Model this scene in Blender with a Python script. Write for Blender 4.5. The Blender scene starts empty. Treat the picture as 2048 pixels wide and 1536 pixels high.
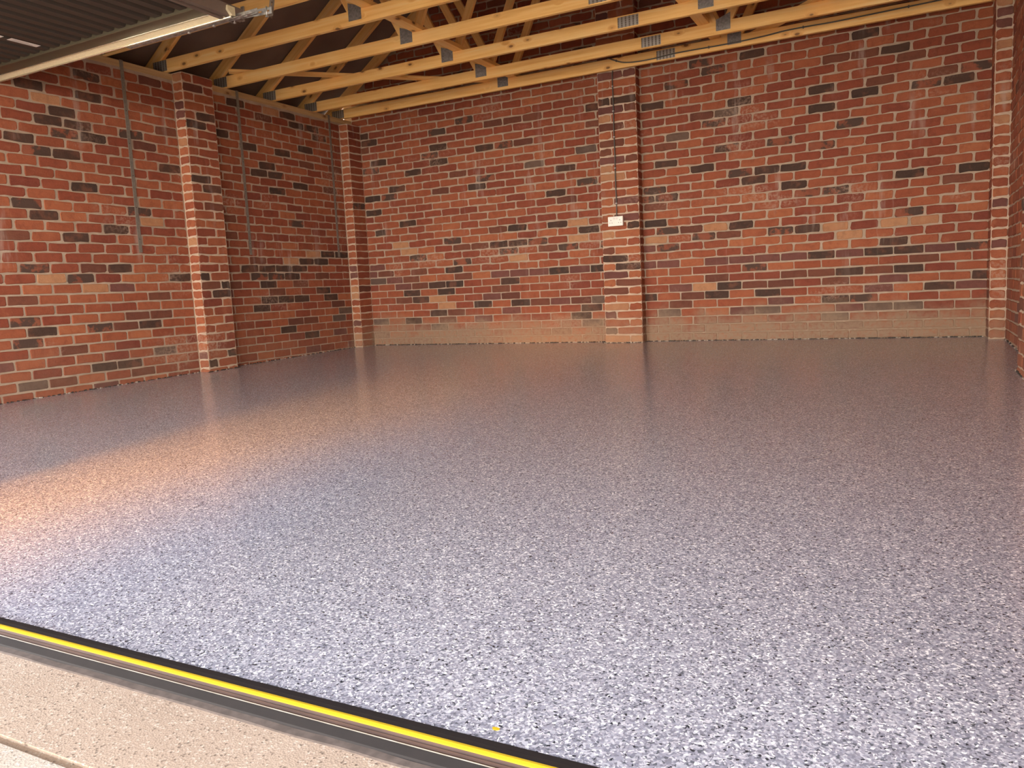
import bpy, bmesh, math, random
from mathutils import Vector, Matrix, noise
R = random.Random(7)
sc = bpy.context.scene
COL = sc.collection

# ---------------------------------------------------------------- camera, world, light, exposure
CAM_POS = Vector((5.5454, -7.1611, 0.548))
CR = Vector((0.88987274, 0.45358857, -0.0488253)); CU = Vector((-0.01133456, 0.12897298, 0.99158333))
CF = Vector((-0.45606801, 0.88182956, -0.11991077))
cd = bpy.data.cameras.new('camera'); cam = bpy.data.objects.new('camera', cd); COL.objects.link(cam)
mw = Matrix((CR, CU, -CF)).transposed().to_4x4(); mw.translation = CAM_POS; cam.matrix_world = mw
cd.sensor_width = 36.0; cd.lens = 27.336; cd.clip_start = 0.05; cd.clip_end = 300
sc.camera = cam

W = bpy.data.worlds.new('sky'); sc.world = W; W.use_nodes = True
nt = W.node_tree; bg = nt.nodes['Background']
tc = nt.nodes.new('ShaderNodeTexCoord'); sep = nt.nodes.new('ShaderNodeSeparateXYZ'); rmp = nt.nodes.new('ShaderNodeValToRGB')
nt.links.new(tc.outputs['Generated'], sep.inputs[0]); nt.links.new(sep.outputs[2], rmp.inputs[0]); nt.links.new(rmp.outputs[0], bg.inputs[0])
rmp.color_ramp.elements[0].position = 0.0; rmp.color_ramp.elements[0].color = (2.15, 1.9, 1.66, 1)
rmp.color_ramp.elements[1].position = 0.5; rmp.color_ramp.elements[1].color = (0.27, 0.29, 0.33, 1)
bg.inputs[1].default_value = 2.0

sl = bpy.data.lights.new('sun', 'SUN'); so = bpy.data.objects.new('sun', sl); COL.objects.link(so)
sl.energy = 9.0; sl.angle = math.radians(0.6); sl.color = (1.0, 0.93, 0.82)
so.rotation_euler = Vector((0.25, -0.75, -0.85)).to_track_quat('-Z', 'Y').to_euler()
so.location = (3, 10, 14)

sc.view_settings.view_transform = 'Standard'; sc.view_settings.look = 'None'
sc.view_settings.gamma = 1.0; sc.view_settings.use_curve_mapping = False
sc.view_settings.exposure = 2.12
sc.cycles.max_bounces = 10; sc.cycles.diffuse_bounces = 8; sc.cycles.glossy_bounces = 4
sc.cycles.sample_clamp_indirect = 8.0; sc.cycles.caustics_reflective = False; sc.cycles.caustics_refractive = False

# two unseen spot lamps added outside for the soft coloured patches on the floor
def added_spot(x, col, e, size, tx, ty=-5.25):
    l = bpy.data.lights.new('glint', 'SPOT'); l.energy = e; l.color = col; l.spot_size = math.radians(size); l.spot_blend = 1.0; l.shadow_soft_size = 0.45
    o = bpy.data.objects.new('glint', l); COL.objects.link(o); o.location = (x, -9.6, 0.95)
    o.rotation_euler = (Vector((tx, ty, -0.07)) - o.location).to_track_quat('-Z', 'Y').to_euler()
added_spot(3.45, (1.0, 0.36, 0.0), 1150, 19, 2.92)
added_spot(3.75, (0.06, 0.50, 1.0), 420, 9, 3.56, -5.9)
# the two door openings let the sky in: portals only guide the sampling of that same sky
def portal(x0, x1, y, z0, z1):
    l = bpy.data.lights.new('portal', 'AREA'); l.shape = 'RECTANGLE'; l.size = x1 - x0; l.size_y = z1 - z0
    l.cycles.is_portal = True
    o = bpy.data.objects.new('portal', l); COL.objects.link(o); o.location = ((x0+x1)/2, y, (z0+z1)/2); o.rotation_euler = (math.radians(90), 0, 0)

# ---------------------------------------------------------------- dimensions
WX = 6.18; SL = -0.014 * -1          # floor falls 14 mm per metre towards the doors
B = 0.2209; BL = 0.225; C = 0.0754; J = 0.0115
X0 = 0.2197; YC = -0.2225; YP = -2.370; PW = 0.3275; PD = 0.1125
YF = -6.25                           # inside face of the front wall
ROOF_A = 0.69
def zroof(x): return 2.755 + ROOF_A * (min(x, WX - x) - 0.048)
def zfloor(y): return 0.014 * y

# ---------------------------------------------------------------- materials
def new_mat(name):
    m = bpy.data.materials.new(name); m.use_nodes = True
    n = m.node_tree; b = n.nodes['Principled BSDF']; return m, n, b
def N(n, t, **k):
    x = n.nodes.new(t)
    for a, v in k.items():
        if a.startswith('_'): x.inputs[a[1:].replace('_', ' ')].default_value = v
        else: setattr(x, a, v)
    return x
def L(n, a, b): n.links.new(a, b)
def math_(n, op, a, b=None, clamp=False):
    x = n.nodes.new('ShaderNodeMath'); x.operation = op; x.use_clamp = clamp
    for i, v in enumerate((a, b)):
        if v is None: continue
        if isinstance(v, (int, float)): x.inputs[i].default_value = v
        else: n.links.new(v, x.inputs[i])
    return x.outputs[0]
def mixc(n, f, a, b, mode='MIX'):
    x = n.nodes.new('ShaderNodeMix'); x.data_type = 'RGBA'; x.blend_type = mode
    for s, v in ((0, f), (6, a), (7, b)):
        if isinstance(v, (int, float)): x.inputs[s].default_value = v
        elif isinstance(v, tuple): x.inputs[s].default_value = (*v, 1) if len(v) == 3 else v
        else: n.links.new(v, x.inputs[s])
    return x.outputs[2]
def ramp(n, src, pts):
    r = n.nodes.new('ShaderNodeValToRGB'); e = r.color_ramp.elements
    while len(e) > 1: e.remove(e[-1])
    e[0].position = pts[0][0]; e[0].color = (*pts[0][1], 1)
    for p, c in pts[1:]:
        q = e.new(p); q.color = (*c, 1)
    n.links.new(src, r.inputs[0]); return r.outputs[0]
def mr(n, src, a, b, c=0.0, d=1.0, smooth=True):
    x = n.nodes.new('ShaderNodeMapRange'); x.interpolation_type = 'SMOOTHSTEP' if smooth else 'LINEAR'
    n.links.new(src, x.inputs[0])
    for i, v in ((1, a), (2, b), (3, c), (4, d)): x.inputs[i].default_value = v
    return x.outputs[0]
def noise_(n, vec, scale, detail=3, rough=0.5):
    x = N(n, 'ShaderNodeTexNoise'); x.inputs['Scale'].default_value = scale; x.inputs['Detail'].default_value = detail
    x.inputs['Roughness'].default_value = rough
    if vec is not None: n.links.new(vec, x.inputs['Vector'])
    return x
def mapping(n, vec, scale=(1, 1, 1), loc=None):
    x = N(n, 'ShaderNodeMapping'); x.inputs['Scale'].default_value = scale
    n.links.new(vec, x.inputs['Vector'])
    if loc is not None: n.links.new(loc, x.inputs['Location'])
    return x.outputs[0]

def weather_group():
    """real stains: mortar haze at the foot, lime bloom in vertical dribbles"""
    g = bpy.data.node_groups.new('masonry_stains', 'ShaderNodeTree')
    g.interface.new_socket('Color', in_out='INPUT', socket_type='NodeSocketColor')
    g.interface.new_socket('Color', in_out='OUTPUT', socket_type='NodeSocketColor')
    i = g.nodes.new('NodeGroupInput'); o = g.nodes.new('NodeGroupOutput')
    geo = N(g, 'ShaderNodeNewGeometry'); s = N(g, 'ShaderNodeSeparateXYZ'); L(g, geo.outputs['Position'], s.inputs[0])
    z = s.outputs[2]; y = s.outputs[1]
    n1 = noise_(g, geo.outputs['Position'], 5.0, 4).outputs['Fac']
    # cement wash over the lowest courses of the back wall
    zz = math_(g, 'ADD', z, math_(g, 'MULTIPLY', math_(g, 'SUBTRACT', n1, 0.5), 0.42))
    onback = mr(g, y, -0.06, -0.03, 0.5, 1.0)
    onback = math_(g, 'MULTIPLY', onback, mr(g, y, -0.3, -0.25, 0.35, 1.0))
    foot = math_(g, 'MULTIPLY', mr(g, zz, 0.36, 0.08), onback)
    foot = math_(g, 'MULTIPLY', foot, mr(g, noise_(g, geo.outputs['Position'], 30, 3).outputs['Fac'], 0.25, 0.6, 0.5, 0.97))
    # lime dribbles: narrow in plan, long in height
    st = noise_(g, mapping(g, geo.outputs['Position'], (9, 9, 1.4)), 1.0, 4, 0.6).outputs['Fac']
    pt = noise_(g, geo.outputs['Position'], 1.6, 2).outputs['Fac']
    low = mr(g, z, 0.55, 0.85, 0.2, 1.0)
    bloom = math_(g, 'MULTIPLY', math_(g, 'MULTIPLY', mr(g, st, 0.55, 0.72), mr(g, pt, 0.45, 0.62)), math_(g, 'MULTIPLY', low, 0.42))
    sp = noise_(g, geo.outputs['Position'], 42, 3, 0.7).outputs['Fac']
    haze = math_(g, 'MULTIPLY', mr(g, noise_(g, mapping(g, geo.outputs['Position'], (1, 1, 2.2)), 1.3, 3).outputs['Fac'], 0.56, 0.70), mr(g, sp, 0.42, 0.62, 0.0, 0.45))
    c = mixc(g, bloom, i.outputs[0], (0.50, 0.42, 0.37))
    c = mixc(g, haze, c, (0.47, 0.32, 0.24))
    c = mixc(g, foot, c, (0.30, 0.205, 0.135))
    L(g, c, o.inputs[0]); return g
WG = weather_group()

def brick_mat(name, c1, c2, c3=None, patch=None, rough=0.85, pt=(0.44, 0.53)):
    m, n, b = new_mat(name)
    oi = N(n, 'ShaderNodeObjectInfo'); geo = N(n, 'ShaderNodeNewGeometry')
    rnd = math_(n, 'FRACT', math_(n, 'ADD', oi.outputs['Random'], geo.outputs['Random Per Island']))
    P = geo.outputs['Position']
    col = ramp(n, rnd, [(0.0, c1), (0.55, c2), (1.0, c3 or c1)])
    n1 = noise_(n, P, 22, 4, 0.6).outputs['Fac']; n2 = noise_(n, P, 150, 3, 0.7).outputs['Fac']
    dn = (c1[0]*0.55, c1[1]*0.5, c1[2]*0.5)
    col = mixc(n, mr(n, n1, 0.42, 0.75, 0.0, 0.55), col, dn)
    col = mixc(n, mr(n, noise_(n, P, 11, 4, 0.65).outputs['Fac'], 0.50, 0.72, 0.0, 0.38), col, (min(1, c2[0]*1.3+0.01), c2[1]*1.5+0.01, c2[2]*1.55+0.01))
    col = mixc(n, mr(n, n2, 0.5, 0.8, 0.0, 0.35), col, (min(1, c2[0]*1.5), min(1, c2[1]*1.7), min(1, c2[2]*1.8)))
    if patch:
        off = N(n, 'ShaderNodeCombineXYZ'); L(n, math_(n, 'MULTIPLY', rnd, 50), off.inputs[0])
        pn = noise_(n, mapping(n, P, (1, 1, 1), off.outputs[0]), 7.5, 5, 0.62).outputs['Fac']
        col = mixc(n, mr(n, pn, *pt), col, patch)
    g = N(n, 'ShaderNodeGroup'); g.node_tree = WG; L(n, col, g.inputs[0]); L(n, g.outputs[0], b.inputs['Base Color'])
    b.inputs['Roughness'].default_value = rough
    bp = N(n, 'ShaderNodeBump'); bp.inputs['Strength'].default_value = 0.5; bp.inputs['Distance'].default_value = 0.004
    L(n, math_(n, 'ADD', noise_(n, P, 70, 5, 0.65).outputs['Fac'], n2), bp.inputs['Height']); L(n, bp.outputs[0], b.inputs['Normal'])
    return m
M = {}
M['r'] = brick_mat('brick_red', (0.288, 0.073, 0.031), (0.342, 0.103, 0.045), (0.234, 0.056, 0.026))
M['q'] = brick_mat('brick_deep_red', (0.225, 0.050, 0.024), (0.270, 0.067, 0.031), (0.189, 0.043, 0.024))
M['o'] = brick_mat('brick_orange', (0.360, 0.107, 0.045), (0.378, 0.125, 0.053), (0.324, 0.090, 0.041))
M['t'] = brick_mat('brick_tan', (0.414, 0.189, 0.090), (0.450, 0.224, 0.112), (0.378, 0.172, 0.086))
M['b'] = brick_mat('brick_brown', (0.149, 0.047, 0.026), (0.180, 0.060, 0.033), (0.122, 0.039, 0.024))
M['k'] = brick_mat('brick_burnt', (0.060, 0.030, 0.020), (0.078, 0.038, 0.025), (0.050, 0.028, 0.020), patch=(0.14, 0.055, 0.033), pt=(0.50, 0.66))
M['g'] = brick_mat('brick_grey', (0.126, 0.079, 0.057), (0.144, 0.090, 0.065), (0.108, 0.067, 0.052))
M['p'] = brick_mat('brick_plum', (0.155, 0.054, 0.042), (0.18, 0.066, 0.050), (0.13, 0.045, 0.036))
M['m'] = brick_mat('brick_part_burnt', (0.243, 0.073, 0.036), (0.279, 0.086, 0.043), (0.198, 0.056, 0.031), patch=(0.077, 0.043, 0.031))

def mortar_mat(name='mortar', f=1.0):
    m, n, b = new_mat(name); geo = N(n, 'ShaderNodeNewGeometry'); P = geo.outputs['Position']
    c = ramp(n, noise_(n, P, 9, 5, 0.6).outputs['Fac'], [(0.3, (0.35*f, 0.27*f, 0.20*f)), (0.6, (0.44*f, 0.345*f, 0.26*f)), (0.8, (0.50*f, 0.405*f, 0.315*f))])
    g = N(n, 'ShaderNodeGroup'); g.node_tree = WG; L(n, c, g.inputs[0]); L(n, g.outputs[0], b.inputs['Base Color'])
    b.inputs['Roughness'].default_value = 0.95
    bp = N(n, 'ShaderNodeBump'); bp.inputs['Strength'].default_value = 0.6; bp.inputs['Distance'].default_value = 0.004
    L(n, noise_(n, P, 110, 5, 0.7).outputs['Fac'], bp.inputs['Height']); L(n, bp.outputs[0], b.inputs['Normal']); return m
M['mortar'] = mortar_mat()
M['mortar_pale'] = mortar_mat('mortar_pale', 1.3)

def wood_mat(name, c1, c2, c3):
    m, n, b = new_mat(name); t = N(n, 'ShaderNodeTexCoord'); oi = N(n, 'ShaderNodeObjectInfo')
    off = N(n, 'ShaderNodeCombineXYZ'); L(n, math_(n, 'MULTIPLY', oi.outputs['Random'], 37), off.inputs[0]); L(n, math_(n, 'MULTIPLY', oi.outputs['Random'], 11), off.inputs[2])
    v = mapping(n, t.outputs['Object'], (1, 1, 1), off.outputs[0])
    # knots
    kn = N(n, 'ShaderNodeTexVoronoi'); kn.inputs['Scale'].default_value = 1.0; kn.inputs['Randomness'].default_value = 1.0
    L(n, mapping(n, v, (4.6, 6.0, 9.0)), kn.inputs['Vector']); kd = kn.outputs['Distance']
    near = mr(n, kd, 0.30, 0.06)
    # grain running along x, bent round the knots
    gv = N(n, 'ShaderNodeVectorMath', operation='ADD'); cb = N(n, 'ShaderNodeCombineXYZ')
    L(n, math_(n, 'MULTIPLY', near, 0.9), cb.inputs[2]); L(n, mapping(n, v, (0.55, 9, 16)), gv.inputs[0]); L(n, cb.outputs[0], gv.inputs[1])
    gr = noise_(n, gv.outputs[0], 2.2, 5, 0.6).outputs['Fac']
    col = ramp(n, gr, [(0.30, c2), (0.52, c1), (0.72, c3)])
    fine = noise_(n, mapping(n, v, (4, 60, 170)), 1.0, 3).outputs['Fac']
    col = mixc(n, mr(n, fine, 0.45, 0.75, 0.0, 0.25), col, c2)
    col = mixc(n, mr(n, noise_(n, mapping(n, v, (1.3, 3, 3)), 1.5, 2).outputs['Fac'], 0.5, 0.7, 0.0, 0.4), col, c3)
    core = mr(n, kd, 0.12, 0.07)
    col = mixc(n, math_(n, 'MULTIPLY', mr(n, kd, 0.24, 0.12), 0.5), col, (c2[0]*0.8, c2[1]*0.6, c2[2]*0.45))
    col = mixc(n, math_(n, 'MULTIPLY', core, 0.85), col, (0.16, 0.06, 0.02))
    L(n, col, b.inputs['Base Color']); b.inputs['Roughness'].default_value = 0.62
    bp = N(n, 'ShaderNodeBump'); bp.inputs['Strength'].default_value = 0.25; bp.inputs['Distance'].default_value = 0.002
    L(n, fine, bp.inputs['Height']); L(n, bp.outputs[0], b.inputs['Normal']); return m
M['pine'] = wood_mat('pine', (0.97, 0.62, 0.22), (0.84, 0.47, 0.13), (0.98, 0.72, 0.32))
M['pine_old'] = wood_mat('pine_weathered', (0.50, 0.34, 0.16), (0.38, 0.24, 0.11), (0.56, 0.40, 0.21))

def metal_mat(name, c, rough, metal=1.0, spangle=0.0):
    m, n, b = new_mat(name); geo = N(n, 'ShaderNodeNewGeometry')
    v = N(n, 'ShaderNodeTexVoronoi'); v.inputs['Scale'].default_value = 90; L(n, geo.outputs['Position'], v.inputs['Vector'])
    sp = N(n, 'ShaderNodeSeparateColor'); L(n, v.outputs['Color'], sp.inputs[0])
    d = tuple(x*(1-spangle) for x in c)
    L(n, mixc(n, sp.outputs[0], c, d), b.inputs['Base Color'])
    b.inputs['Roughness'].default_value = rough
    b.inputs['Metallic'].default_value = metal; return m
M['galv'] = metal_mat('galvanised_steel', (0.62, 0.62, 0.60), 0.42, 0.9, 0.25)
M['galv_bright'] = metal_mat('galvanised_rail', (0.82, 0.74, 0.50), 0.42, 0.35, 0.08)  # cream reflection of the sunlit drive put into the base colour
M['lip'] = metal_mat('bright_rolled_steel', (0.97, 0.93, 0.74), 0.25, 0.8, 0.0)  # pale colour carries the highlight lines of the door rails
M['strap'] = metal_mat('galvanised_strap', (0.26, 0.235, 0.20), 0.55, 0.35, 0.2)
M['track'] = metal_mat('brown_grey_steel', (0.20, 0.155, 0.125), 0.5, 0.35, 0.05)
M['door'] = metal_mat('dark_door_steel', (0.050, 0.040, 0.031), 0.5, 0.0, 0.05)
M['doorrail'] = metal_mat('olive_rail_steel', (0.13, 0.115, 0.075), 0.38, 0.55, 0.05)

def plain(name, c, rough=0.5, var=0.0, scale=20):
    m, n, b = new_mat(name); geo = N(n, 'ShaderNodeNewGeometry')
    f = noise_(n, geo.outputs['Position'], scale, 4).outputs['Fac']
    L(n, mixc(n, mr(n, f, 0.3, 0.7, 0, var), c, tuple(x*0.4 for x in c)), b.inputs['Base Color'])
    b.inputs['Roughness'].default_value = rough; return m
M['white'] = plain('white_plastic', (0.88, 0.82, 0.74), 0.35)
M['switch'] = plain('off_white_plastic', (0.74, 0.70, 0.66), 0.3)
M['hole'] = plain('dark_recess', (0.02, 0.02, 0.02), 0.8)
M['cable'] = plain('grey_cable', (0.10, 0.095, 0.085), 0.5)
M['clip'] = plain('cable_clip', (0.55, 0.53, 0.5), 0.35)
M['felt'] = plain('roof_felt', (0.20, 0.15, 0.12), 0.9, 0.35, 3)
M['rubber'] = plain('black_rubber', (0.016, 0.012, 0.011), 0.7, 0.4, 40)
M['rubber_brown'] = plain('brown_rubber', (0.080, 0.040, 0.026), 0.55, 0.5, 12)
M['yellow'] = plain('yellow_vinyl', (0.66, 0.46, 0.02), 0.5, 0.06, 30)
M['adhesive'] = plain('grey_adhesive', (0.115, 0.09, 0.078), 0.85, 0.6, 60)
M['sticker'] = plain('white_label', (0.80, 0.77, 0.72), 0.5)
M['ink'] = plain('grey_print', (0.40, 0.38, 0.36), 0.6)
M['chipw'] = plain('pale_chip', (0.50, 0.45, 0.38), 0.6, 0.6, 60)
M['bead'] = plain('pale_bead', (0.36, 0.32, 0.27), 0.6, 0.6, 25)
M['chipd'] = plain('dark_gap_sealant', (0.03, 0.026, 0.022), 0.7)

def floor_mat():
    m, n, b = new_mat('flake_epoxy'); geo = N(n, 'ShaderNodeNewGeometry'); P = geo.outputs['Position']
    wv = noise_(n, P, 60, 2); dv = N(n, 'ShaderNodeVectorMath', operation='MULTIPLY_ADD')
    L(n, wv.outputs['Color'], dv.inputs[0]); dv.inputs[1].default_value = (0.006, 0.006, 0.0); L(n, P, dv.inputs[2])
    flat = mapping(n, dv.outputs[0], (1, 1, 0))
    def flakes(scale):
        v = N(n, 'ShaderNodeTexVoronoi'); v.inputs['Scale'].default_value = scale; v.voronoi_dimensions = '2D'
        L(n, flat, v.inputs['Vector']); s = N(n, 'ShaderNodeSeparateColor'); L(n, v.outputs['Color'], s.inputs[0]); return s
    s1 = flakes(235); s2 = flakes(350)
    pts = [(0.0, (0.036, 0.039, 0.048)), (0.04, (0.119, 0.130, 0.154)), (0.13, (0.226, 0.233, 0.283)), (0.34, (0.333, 0.338, 0.404)), (0.56, (0.428, 0.436, 0.491)),
           (0.74, (0.558, 0.566, 0.619)), (0.87, (0.900, 0.900, 0.900))]
    r1 = n.nodes.new('ShaderNodeValToRGB'); r1.color_ramp.interpolation = 'CONSTANT'; e = r1.color_ramp.elements
    while len(e) > 1: e.remove(e[-1])
    e[0].color = (*pts[0][1], 1)
    for p, c in pts[1:]:
        q = e.new(p); q.color = (*c, 1)
    L(n, s1.outputs[0], r1.inputs[0])
    c2 = ramp(n, s2.outputs[0], [(0, (0.205, 0.205, 0.245)), (0.6, (0.37, 0.365, 0.425)), (1.0, (0.66, 0.65, 0.69))])
    col = mixc(n, mr(n, s2.outputs[1], 0.60, 0.62), r1.outputs[0], c2)
    L(n, col, b.inputs['Base Color'])
    b.inputs['Roughness'].default_value = 0.17; b.inputs['IOR'].default_value = 1.5
    bp = N(n, 'ShaderNodeBump'); bp.inputs['Strength'].default_value = 0.05; bp.inputs['Distance'].default_value = 0.0012
    L(n, math_(n, 'ADD', s1.outputs[1], noise_(n, P, 260, 2).outputs['Fac']), bp.inputs['Height']); L(n, bp.outputs[0], b.inputs['Normal'])
    return m
M['epoxy'] = floor_mat()

def drive_mat(name, ca, cb, cc):
    m, n, b = new_mat(name); geo = N(n, 'ShaderNodeNewGeometry'); P = geo.outputs['Position']
    col = ramp(n, noise_(n, P, 7, 5, 0.6).outputs['Fac'], [(0.3, ca), (0.7, cb)])
    v = N(n, 'ShaderNodeTexVoronoi'); v.inputs['Scale'].default_value = 300; L(n, P, v.inputs['Vector'])
    s = N(n, 'ShaderNodeSeparateColor'); L(n, v.outputs['Color'], s.inputs[0])
    col = mixc(n, mr(n, s.outputs[0], 0.86, 0.93, 0, 0.75), col, cc)
    col = mixc(n, mr(n, s.outputs[1], 0.93, 0.97, 0, 0.8), col, (ca[0]*0.35, ca[1]*0.33, ca[2]*0.33))
    col = mixc(n, mr(n, noise_(n, P, 300, 3).outputs['Fac'], 0.4, 0.7, 0, 0.35), col, (ca[0]*0.7, ca[1]*0.68, ca[2]*0.66))
    L(n, col, b.inputs['Base Color']); b.inputs['Roughness'].default_value = 0.9
    bp = N(n, 'ShaderNodeBump'); bp.inputs['Strength'].default_value = 0.4; bp.inputs['Distance'].default_value = 0.0014
    L(n, math_(n, 'ADD', v.outputs['Distance'], noise_(n, P, 320, 4).outputs['Fac']), bp.inputs['Height']); L(n, bp.outputs[0], b.inputs['Normal'])
    return m
M['drive'] = drive_mat('concrete_drive', (0.40, 0.305, 0.23), (0.455, 0.355, 0.272), (0.62, 0.52, 0.43))
M['slab'] = drive_mat('pale_concrete', (0.47, 0.40, 0.325), (0.53, 0.465, 0.39), (0.62, 0.57, 0.52))
M['sand'] = drive_mat('joint_sand', (0.25, 0.17, 0.11), (0.30, 0.21, 0.14), (0.35, 0.3, 0.22))

def plate_mat():
    """stamped nail plate: rows of slots pressed through, along local x"""
    m, n, b = new_mat('stamped_nail_plate'); t = N(n, 'ShaderNodeTexCoord')
    s = N(n, 'ShaderNodeSeparateXYZ'); L(n, t.outputs['Object'], s.inputs[0])
    fx = math_(n, 'FRACT', math_(n, 'MULTIPLY', s.outputs[0], 33.0)); fz = math_(n, 'FRACT', math_(n, 'MULTIPLY', s.outputs[2], 62.0))
    sx = math_(n, 'MULTIPLY', mr(n, fx, 0.12, 0.22), mr(n, fx, 0.62, 0.52))
    sz = mr(n, math_(n, 'ABSOLUTE', math_(n, 'SUBTRACT', fz, 0.5)), 0.40, 0.30, 0.45, 1.0)
    sl_ = math_(n, 'MULTIPLY', sx, sz)
    L(n, mixc(n, sl_, (0.46, 0.45, 0.43), (0.15, 0.12, 0.095)), b.inputs['Base Color'])
    L(n, mr(n, sl_, 0.0, 1.0, 0.75, 0.1), b.inputs['Metallic']); b.inputs['Roughness'].default_value = 0.42
    return m
M['plate'] = plate_mat(); M['plate_fine'] = metal_mat('fine_nail_plate', (0.30, 0.29, 0.285), 0.55, 0.45, 0.35)

# ---------------------------------------------------------------- object helpers
def link(name, me, parent=None, **props):
    o = bpy.data.objects.new(name, me); COL.objects.link(o)
    if parent is not None: o.parent = parent
    for k, v in props.items(): o[k] = v
    return o
def empty(name, loc=(0, 0, 0), parent=None, **props):
    o = link(name, None, parent, **props); o.location = loc; o.empty_display_size = 0.1; return o
def mesh_of(name, verts, faces, mats, idx=None, smooth=False):
    me = bpy.data.meshes.new(name); me.from_pydata([tuple(v) for v in verts], [], faces)
    for m in (mats if isinstance(mats, (list, tuple)) else [mats]): me.materials.append(m)
    if idx: me.polygons.foreach_set('material_index', idx)
    if smooth: me.polygons.foreach_set('use_smooth', [True]*len(me.polygons))
    me.update(); return me
def box_vf(x0, x1, y0, y1, z0, z1):
    v = [(x, y, z) for x in (x0, x1) for y in (y0, y1) for z in (z0, z1)]
    f = [(0,1,3,2), (4,6,7,5), (0,4,5,1), (2,3,7,6), (0,2,6,4), (1,5,7,3)]
    return v, f
def join_vf(parts):
    V, F = [], []
    for v, f in parts:
        k = len(V); V += list(v); F += [tuple(i+k for i in q) for q in f]
    return V, F
def bevel_mesh(me, w, seg=1):
    bm = bmesh.new(); bm.from_mesh(me)
    bmesh.ops.remove_doubles(bm, verts=bm.verts, dist=1e-6)
    bmesh.ops.bevel(bm, geom=list(bm.edges), offset=w, segments=seg, affect='EDGES', clamp_overlap=True)
    bmesh.ops.recalc_face_normals(bm, faces=bm.faces)
    bm.to_mesh(me); bm.free(); return me
def box(name, b, mat, parent=None, bev=0.0, **props):
    v, f = box_vf(*b); me = mesh_of(name, v, f, mat)
    if bev: bevel_mesh(me, bev)
    return link(name, me, parent, **props)
def extrude_poly(poly, y0, y1):
    """poly in (x,z), counter-clockwise seen from -y"""
    n = len(poly); V = [(x, y0, z) for x, z in poly] + [(x, y1, z) for x, z in poly]
    F = [tuple(range(n)), tuple(range(2*n-1, n-1, -1))] + [(i, n+i, n+(i+1) % n, (i+1) % n) for i in range(n)]
    return V, F
def fix_normals(me):
    bm = bmesh.new(); bm.from_mesh(me); bmesh.ops.recalc_face_normals(bm, faces=bm.faces); bm.to_mesh(me); bm.free(); return me
def member(name, poly, p0, p1, y0, y1, mat, parent, bev=0.002):
    """timber cut to `poly` (x,z), its own x axis along p0->p1 so the grain follows it"""
    d = Vector((p1[0]-p0[0], 0, p1[1]-p0[1])).normalized(); a = math.atan2(d.z, d.x)
    Rm = Matrix.Rotation(-a, 4, 'Y'); inv = Rm.inverted(); o3 = Vector((p0[0], 0, p0[1]))
    V, F = extrude_poly(poly, y0, y1); V = [inv @ (Vector(v)-o3) for v in V]
    me = fix_normals(mesh_of(name, V, F, mat))
    if bev: bevel_mesh(me, bev)
    o = link(name, me, parent); o.matrix_local = Matrix.Translation(o3) @ Rm; return o
def tube(name, pts, r, mat, parent=None, n=8, **props):
    V, F = [], []; pts = [Vector(p) for p in pts]
    for i, p in enumerate(pts):
        d = (pts[min(i+1, len(pts)-1)] - pts[max(i-1, 0)]).normalized()
        a = d.orthogonal().normalized() if i == 0 else (a - d*a.dot(d)).normalized()
        b2 = d.cross(a)
        V += [p + (a*math.cos(2*math.pi*k/n) + b2*math.sin(2*math.pi*k/n))*r for k in range(n)]
        if i: F += [((i-1)*n+k, (i-1)*n+(k+1) % n, i*n+(k+1) % n, i*n+k) for k in range(n)]
    F += [tuple(range(n-1, -1, -1)), tuple(range((len(pts)-1)*n, len(pts)*n))]
    return link(name, mesh_of(name, V, F, mat, smooth=True), parent, **props)
def cam_px(p):
    d = Vector(p) - CAM_POS; z = d.dot(CF)
    return 1024 + 1555.1*d.dot(CR)/z, 768 - 1555.1*d.dot(CU)/z, z

# ---------------------------------------------------------------- bricks
def brick_vf(w, h, dep, seed, rough):
    """one brick, face at y=0 looking along -y, body behind; 12-point wobbly outline, chamfered arris"""
    r = random.Random(seed); hw, hh = w/2, h/2
    c = min(0.003 + 0.003*rough, hw*0.3)
    base = [(-hw, -hh+c), (-hw+c, -hh), (-hw*0.3, -hh), (hw*0.35, -hh), (hw-c, -hh), (hw, -hh+c),
            (hw, hh-c), (hw-c, hh), (hw*0.3, hh), (-hw*0.35, hh), (-hw+c, hh), (-hw, hh-c)]
    k = 0.0022*rough
    o = [(x + r.uniform(-k, k), z + r.uniform(-k, k)) for x, z in base]
    n = len(o); ins = 0.0035
    fr = [(x*(1-ins/hw) , z*(1-ins/hh)) for x, z in o]
    V = [(x, dep, z) for x, z in o] + [(x, 0.003, z) for x, z in o] + [(x, r.uniform(-0.0008, 0.0008)*rough, z) for x, z in fr]
    F = [(i, (i+1) % n, n+(i+1) % n, n+i) for i in range(n)] + [(n+i, n+(i+1) % n, 2*n+(i+1) % n, 2*n+i) for i in range(n)]
    F += [tuple(range(2*n, 3*n))]
    return V, F
_bc = {}
def brick_mesh(w, h, dep, cls, var, rough):
    key = (round(w, 2), round(h, 2), round(dep, 2), cls, var, rough)
    if key not in _bc:
        V, F = brick_vf(w, h, dep, hash((round(w*500), var, rough > 1)) & 0xffff, rough)
        _bc[key] = mesh_of('brick', V, F, M[cls])
    return _bc[key], key
CLS = 'rrrrrrrrrrrrrqqqqqqqqoorrrrqqqqqqmb'
CLS_LOW = 'rrrrrrrrrrrrqqqqqqoopprrrqqb'
def pick(k):
    return R.choice(CLS_LOW if k < 10 else CLS)
ORDER = list('rqotbkgpm')
def parse(s):
    return [(float(a), float(b), c) for a, b, c in (q.split(',') for q in s.split())]
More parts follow.
